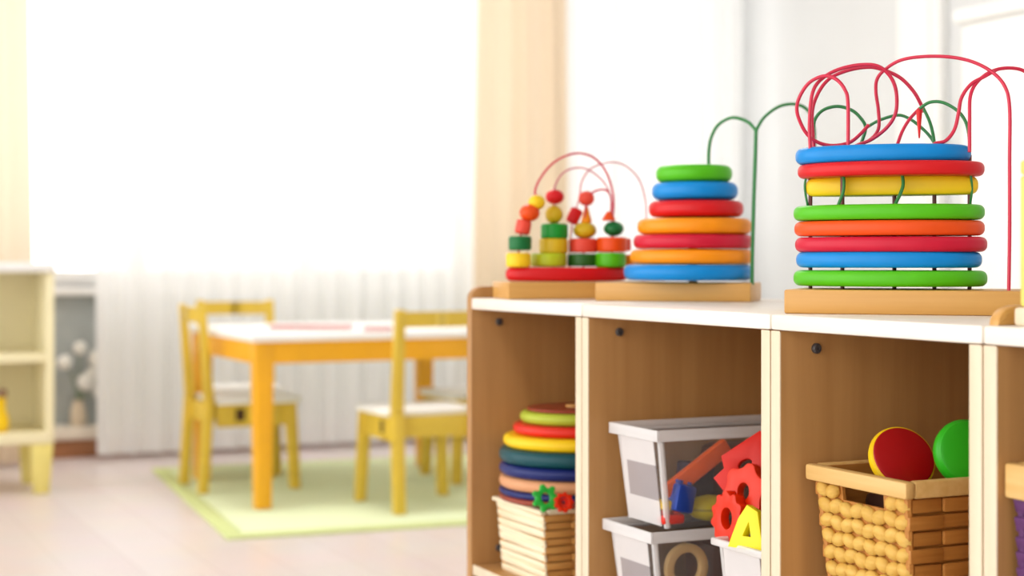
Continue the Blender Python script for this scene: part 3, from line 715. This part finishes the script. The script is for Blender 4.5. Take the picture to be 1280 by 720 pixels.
basket('basket', 'purple woven basket with a pale wooden rim at the right edge', 'woven baskets on the toy shelf', 0.956, 1.20, 0.80, 1.0525, BZ, 0.548, 0.06, 'splint', PURP, PURP, RIMW, 0.030, 0.014)

# ring stack resting on the splint basket
rs = thing('ring_stack', 'tapering stack of coloured rings lying on the cream splint basket', 'toy', (1.063, 2.052, 0.3775))
rc = Vector((1.063, 2.052, 0)); dd = depth(rc); pxc = 640 + F * (CT * rc.x - ST * rc.y) / dd
SB = [(617, 622, 615, plastic('rust', (150, 62, 40))), (618, 615, 607, plastic('navy', (24, 38, 104))), (617, 607, 591, plastic('tan', (220, 158, 112))), (621, 591, 575.5, plastic('navy', (24, 38, 104))),
      (623, 575.5, 557, plastic('teal', (8, 74, 82))), (629, 557, 541, plastic('yellow', (246, 204, 20))), (641, 541, 527.5, plastic('red', (220, 44, 28))), (650, 527.5, 512.5, plastic('lime', (176, 190, 56))), (658, 512.5, 508.5, plastic('rust', (150, 62, 40)))]
z = 0.0
for (xl, ya, yb, m) in SB:
    R = min(0.108, (pxc - xl) * dd / F); t = (ya - yb) * dd / F
    MB().lathe([(0.012, z + 0.0005)] + [(r, zz + z) for r, zz in disc_prof(R, t * 0.98, min(t * 0.5, 0.009))[1:-1]] + [(0.012, z + t * 0.98)], 48).build('ring', m, rs)
    z += t
MB().tube([(0, 0, 0.0005), (0, 0, z + 0.003)], 0.0118, 16).build('peg', BASEW, rs)

# gears
def gear_ol(R, n, amp, N=72, sharp=1.0):
    return [((R + amp * math.copysign(abs(math.cos(n * a / 1.0)) ** 0.6, math.cos(n * a))) * math.cos(a), (R + amp * math.copysign(abs(math.cos(n * a)) ** 0.6, math.cos(n * a))) * math.sin(a)) for a in [2 * math.pi * k / N for k in range(N)]]
def circ(R, N=28, c=(0, 0), sy=1): return [(c[0] + R * math.cos(2 * math.pi * k / N), c[1] + sy * R * math.sin(2 * math.pi * k / N)) for k in range(N)]
def gear(name, label, cat, c, R, teeth, amp, hole, th, m, rot, hub=None, group=None):
    t = thing(name, label, cat, c, 0, group)
    M = rot.to_4x4() @ Matrix.Translation((0, 0, -th / 2))
    MB().prism(gear_ol(R, teeth, amp), th, [circ(hole, sy=1.15)], M=M, r=0.0012).build('gear_body', m, t)
    if hub is not None: MB().prism(circ(hole * 0.99), th * 0.5, [circ(hole * 0.45)], M=M).build('hub', hub, t)
    return t
def face(yaw, pitch, roll=0):
    """local +z points towards -X rotated by yaw (0 = -X, 90 = -Y) and raised by pitch"""
    y, p = math.radians(yaw), math.radians(pitch)
    n = Vector((-math.cos(y) * math.cos(p), -math.sin(y) * math.cos(p), math.sin(p)))
    q = n.to_track_quat('Z', 'Y'); return (q.to_matrix() @ Matrix.Rotation(math.radians(roll), 3, 'Z'))
FG = plastic('bright_green', (40, 176, 60)); FO = plastic('bright_orange_red', (220, 42, 2)); FY = plastic('acid_yellow', (240, 226, 24)); FB = plastic('deep_blue', (40, 74, 170))
g1 = on_y(681, 624, 1.949)
gear('toy_gear', 'green flower gear propped on the rim of the cream splint basket', 'toy gear', (g1.x, 1.947, 0.3775 + 0.019), 0.0165, 7, 0.0028, 0.0065, 0.009, FG, face(78, 12))
g2 = on_y(702, 628, 1.941)
gear('toy_gear', 'red and orange ring gear on the splint basket rim, right of the green one', 'toy gear', (g2.x, 1.935, 0.3775 + 0.0135), 0.013, 9, 0.0012, 0.0062, 0.008, FO, face(75, 15), hub=plastic('red', (220, 44, 28)))

# ------------------------------------------------------------------ clear plastic boxes
def plastic_box(label, x0, x1, y0, y1, z0, z1, lid, group='clear plastic boxes'):
    t = thing('plastic_box', label, 'storage box', ((x0 + x1) / 2, (y0 + y1) / 2, z0), 0, group)
    hx, hy, hh = (x1 - x0) / 2, (y1 - y0) / 2, z1 - z0
    zt = hh - (0.0085 if lid else 0.0)
    tp = 0.90
    ix, iy = hx - 0.007, hy - 0.007
    m = MB(); bm = m.bm; w = 0.0016
    def ring(sx, sy, z, n=5, r=0.012):
        out = []
        for (qx, qy, a0) in ((1, 1, 0), (-1, 1, 90), (-1, -1, 180), (1, -1, 270)):
            for k in range(n):
                a = math.radians(a0 + 90 * k / (n - 1)); out.append(bm.verts.new((qx * (sx - r) + r * math.cos(a), qy * (sy - r) + r * math.sin(a), z)))
        return out
    R = [ring(ix * tp, iy * tp, 0.0), ring(ix, iy, zt - 0.002), ring(ix - w, iy - w, zt - 0.002), ring(ix * tp - w, iy * tp - w, w)]
    n = len(R[0])
    for A, B in zip(R, R[1:]):
        for k in range(n): bm.faces.new((A[k], A[(k + 1) % n], B[(k + 1) % n], B[k]))
    bm.faces.new(R[0][::-1]); bm.faces.new(R[3])
    m.build('tub', TUB, t)
    # turned lip and corner ribs
    l = MB(); lz0, lz1 = (zt - 0.009, zt - 0.0005)
    if lid: lz0 = zt - 0.004
    for s in (-1, 1):
        l.box((s * ix if s > 0 else -hx + 0.001, -hy + 0.001, lz0), (hx - 0.001 if s > 0 else -ix, hy - 0.001, lz1), 0.002)
        l.box((-ix, s * iy if s > 0 else -hy + 0.001, lz0), (ix, hy - 0.001 if s > 0 else -iy, lz1), 0.002)
    l.build('lip', LIP, t)
    for sx in (-1, 1):
        for sy in (-1, 1):
            MB().tube([(sx * (ix * tp - 0.0045), sy * (iy * tp - 0.0045), 0.001), (sx * (ix - 0.0045), sy * (iy - 0.0045), lz0)], 0.0042, 8).build('corner_rib', LIP, t)
    # frosted end panel with a clear window (front)
    f = MB()
    def fx(z): return -(ix * (tp + (1 - tp) * z / zt)) - 0.0016
    def panel(ya, yb, za, zb):
        bmq = f.bm   # f is the mesh being filled
        pts = [(fx(za), ya, za), (fx(za), yb, za), (fx(zb), yb, zb), (fx(zb), ya, zb)]
        vs = [bmq.verts.new(p) for p in pts] + [bmq.verts.new((p[0] + 0.0012, p[1], p[2])) for p in pts]
        for q in ((0, 1, 2, 3), (7, 6, 5, 4), (0, 4, 5, 1), (1, 5, 6, 2), (2, 6, 7, 3), (3, 7, 4, 0)): bmq.faces.new([vs[k] for k in q])
    yy = iy * tp - 0.008
    panel(-yy, yy, zt * 0.68, lz0); panel(-yy, yy, 0.003, zt * 0.30)
    panel(yy - 0.010, yy, zt * 0.30, zt * 0.68)
    bmesh.ops.recalc_face_normals(f.bm, faces=f.bm.faces[:])
    f.build('end_panel', FROST, t, smooth=False)
    f = MB(); panel(-yy, yy - 0.010, zt * 0.30, zt * 0.68)
    bmesh.ops.recalc_face_normals(f.bm, faces=f.bm.faces[:]); f.build('end_window', HAZE, t, smooth=False)
    if lid:
        d = MB().box((-hx + 0.003, -hy + 0.003, zt), (hx - 0.003, hy - 0.003, zt + 0.003), 0.001)
        d.build('lid', TUB, t)
        e = MB()
        za = zt - 0.0055
        for q in (-1, 1):
            xa, xb = sorted((q * hx, q * (hx - 0.003))); e.box((xa, -hy, za), (xb, hy, hh), 0.0012)
            xa, xb = sorted((q * hy, q * (hy - 0.003))); e.box((-hx + 0.003, xa, za), (hx - 0.003, xb, hh), 0.0012)
        e.build('lid_rim', LIP, t)
    return t
bx0, bx1 = 0.967, 1.245
plastic_box('lidded clear plastic box at the bottom, under another box', bx0, bx1, 1.666, 1.789, BZ, 0.3925, True)
plastic_box('lidded clear plastic box on top of the other one, toys inside', bx0 + 0.006, bx1, 1.662, 1.783, 0.3935, 0.515, True)
plastic_box('open plastic box in front right, overflowing with orange gears', 0.966, 1.24, 1.424, 1.535, BZ, 0.409, False)

# contents of the upper box
def block(name, label, cat, c, size, m, rot=(0, 0, 0), r=0.004, studs=False):
    t = thing(name, label, cat, c)
    M = Matrix.Translation((0, 0, 0))
    R = (Matrix.Rotation(rot[2], 4, 'Z') @ Matrix.Rotation(rot[1], 4, 'Y') @ Matrix.Rotation(rot[0], 4, 'X'))
    sx, sy, sz = [v / 2 for v in size]
    MB().box((-sx, -sy, -sz), (sx, sy, sz), r, M=R).build('body', m, t)
    if studs:
        s = MB()
        for a in (-0.5, 0.5):
            s.lathe([(0.0055, 0), (0.0055, 0.003), (0.005, 0.004), (0, 0.004)], 14, M=R @ Matrix.Translation((a * sx, 0, sz)))
        s.build('stud', m, t)
    return t
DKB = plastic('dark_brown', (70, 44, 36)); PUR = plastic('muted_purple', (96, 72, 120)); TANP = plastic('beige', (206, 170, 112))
UZ = 0.3955
block('foam_bar', 'long orange bar leaning diagonally inside the upper clear box', 'toy bar', (1.045, 1.688, 0.462), (0.105, 0.012, 0.022), plastic('orange_foam', (236, 96, 34)), (0, -0.56, 0))
block('toy_block', 'blue block inside the upper clear box under the orange bar', 'toy block', (1.019, 1.684, 0.429), (0.03, 0.024, 0.034), FB, (0.0, 0.25, 0.2), studs=True)
block('toy_block', 'small red brick low in the front corner of the upper clear box', 'toy block', (1.006, 1.685, UZ + 0.009), (0.03, 0.02, 0.013), plastic('red', (220, 44, 28)), studs=True)
block('toy_block', 'yellow brick resting on the red one in the upper clear box', 'toy block', (1.002, 1.689, UZ + 0.026), (0.022, 0.022, 0.012), plastic('yellow', (246, 204, 20)))
t = thing('toy_ball', 'olive yellow oval ball on the floor of the upper clear box', 'ball', (1.07, 1.698, UZ + 0.016))
MB().ball((0, 0, 0), (0.030, 0.022, 0.016), seg=28).build('body', plastic('olive', (196, 178, 24)), t)
MB().lathe([(0.0298, -0.0015), (0.0304, 0), (0.0298, 0.0015)], 32, sy=0.733).build('seam', plastic('olive_dark', (150, 136, 20)), t)
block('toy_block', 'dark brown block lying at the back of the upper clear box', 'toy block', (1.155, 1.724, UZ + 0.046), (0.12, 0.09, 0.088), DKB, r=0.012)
block('toy_block', 'dark navy block leaning behind the orange bar in the upper clear box', 'toy block', (1.075, 1.738, UZ + 0.036), (0.05, 0.03, 0.066), plastic('night', (38, 40, 66)), (0, 0.1, 0.3))
# contents of the lower box
t = thing('toy_ring', 'beige ring standing inside the lower clear box', 'toy ring', (1.03, 1.694, BZ + 0.071))
MB().prism(circ(0.030), 0.010, [circ(0.019)], M=Matrix.Rotation(math.pi / 2, 4, 'X'), r=0.002).build('body', TANP, t)
block('toy_block', 'muted purple block beneath the beige ring in the lower clear box', 'toy block', (1.03, 1.692, BZ + 0.0215), (0.07, 0.024, 0.037), PUR)
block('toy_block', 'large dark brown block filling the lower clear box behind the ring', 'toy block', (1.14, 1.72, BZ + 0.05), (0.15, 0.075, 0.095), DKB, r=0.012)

# orange gears heaped in the open box
def at_box(px, py, x): return on_x(px, py, x)
c = at_box(913, 648, 0.995); gear('toy_gear', 'orange-red gear leaning at the front left of the open box, big dark hole', 'toy gear', c, 0.029, 11, 0.0022, 0.0105, 0.012, FO, face(2, 4), group='orange gears in the open box')
c = at_box(933, 615, 1.012); gear('toy_gear', 'orange-red gear standing behind the front one, above the yellow wedge', 'toy gear', c, 0.030, 6, 0.003, 0.0085, 0.012, FO, face(14, 12, 20), group='orange gears in the open box')
c = at_box(934, 582, 1.035)
t = thing('slotted_plate', 'tilted red-orange slotted plate on top of the gears in the open box', 'toy', c)
MB().prism([(-0.036, -0.02), (0.03, -0.022), (0.04, 0.0), (0.034, 0.026), (-0.02, 0.022), (-0.024, 0.008), (-0.04, 0.004)], 0.014, [circ(0.0085, 20, (0.0, 0.0), 0.6)], M=(Matrix.Rotation(math.radians(-28), 3, 'Y') @ face(55, 32, 8)).to_4x4(), r=0.0015).build('body', plastic('red_orange', (208, 26, 4)), t)
c = at_box(942, 662, 0.985)
t = thing('toy_wedge', 'acid yellow wedge with a triangular hole at the front of the open box', 'toy', c)
MB().prism([(-0.024, -0.022), (0.026, -0.022), (0.018, 0.0), (0.012, 0.020), (-0.004, 0.026), (-0.014, 0.010)], 0.012, [[(-0.005, -0.008), (0.006, -0.008), (0.001, 0.007)]], M=face(18, 10, 0).to_4x4(), r=0.0012).build('body', FY, t)
c = Vector((1.06, 1.47, BZ + 0.076))
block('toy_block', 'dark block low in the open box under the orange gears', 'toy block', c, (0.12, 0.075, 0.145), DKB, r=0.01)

# drum-like discs in the straw basket
def drum(label, px, py, x, R, th, m, rot, m2=None, kindname='toy_drum'):
    c = on_x(px, py, x)
    t = thing(kindname, label, 'toy', c, 0, 'round toys in the straw basket')
    M = rot.to_4x4() @ Matrix.Translation((0, 0, -th / 2))
    MB().lathe([(0, 0), (R * 0.8, 0), (R * 0.97, th * 0.2), (R, th * 0.5), (R * 0.97, th * 0.8), (R * 0.9, th * 0.92), (0, th * 0.92)], 48, M=M).build('body', m2 or m, t)
    MB().lathe([(R * 0.92, th * 0.9), (R * 0.9, th * 0.98), (R * 0.82, th * 1.05), (0, th * 1.1)], 48, M=M).build('skin', m, t)
    return t
drum('dark red round drum leaning on the straw basket rim', 1127, 574, 1.035, 0.0345, 0.014, plastic('deep_red', (170, 8, 14)), face(76, 30), plastic('yellow', (246, 204, 20)))
drum('bright green round drum beside the red one in the straw basket', 1208, 566, 1.068, 0.033, 0.018, plastic('grass_green', (44, 170, 26)), face(72, 15))
block('toy_block', 'brown block inside the straw basket carrying the drums', 'toy block', (1.085, 1.28, 0.43), (0.13, 0.10, 0.11), DKB, r=0.01)

# ------------------------------------------------------------------ light: bright overcast sky, brighter on the window side
wd = bpy.data.worlds.new('sky'); scene.world = wd; wd.use_nodes = True; nt = wd.node_tree
bg = nt.nodes['Background']
tc = nt.nodes.new('ShaderNodeTexCoord'); dp = nt.nodes.new('ShaderNodeVectorMath'); dp.operation = 'DOT_PRODUCT'
dp.inputs[1].default_value = (-0.80, 0.60, 0.0)
nt.links.new(tc.outputs['Generated'], dp.inputs[0])
mr = nt.nodes.new('ShaderNodeMapRange'); mr.inputs['From Min'].default_value = -0.6; mr.inputs['From Max'].default_value = 0.75
mr.inputs['To Min'].default_value = 0.45; mr.inputs['To Max'].default_value = 3.5; mr.interpolation_type = 'SMOOTHSTEP'
nt.links.new(dp.outputs['Value'], mr.inputs['Value']); nt.links.new(mr.outputs[0], bg.inputs['Strength'])
bg.inputs['Color'].default_value = (1.0, 0.985, 0.965, 1)

scene.view_settings.view_transform = 'Standard'
scene.view_settings.look = 'None'
scene.view_settings.exposure = 0.0
scene.view_settings.gamma = 1.0
scene.view_settings.use_curve_mapping = False
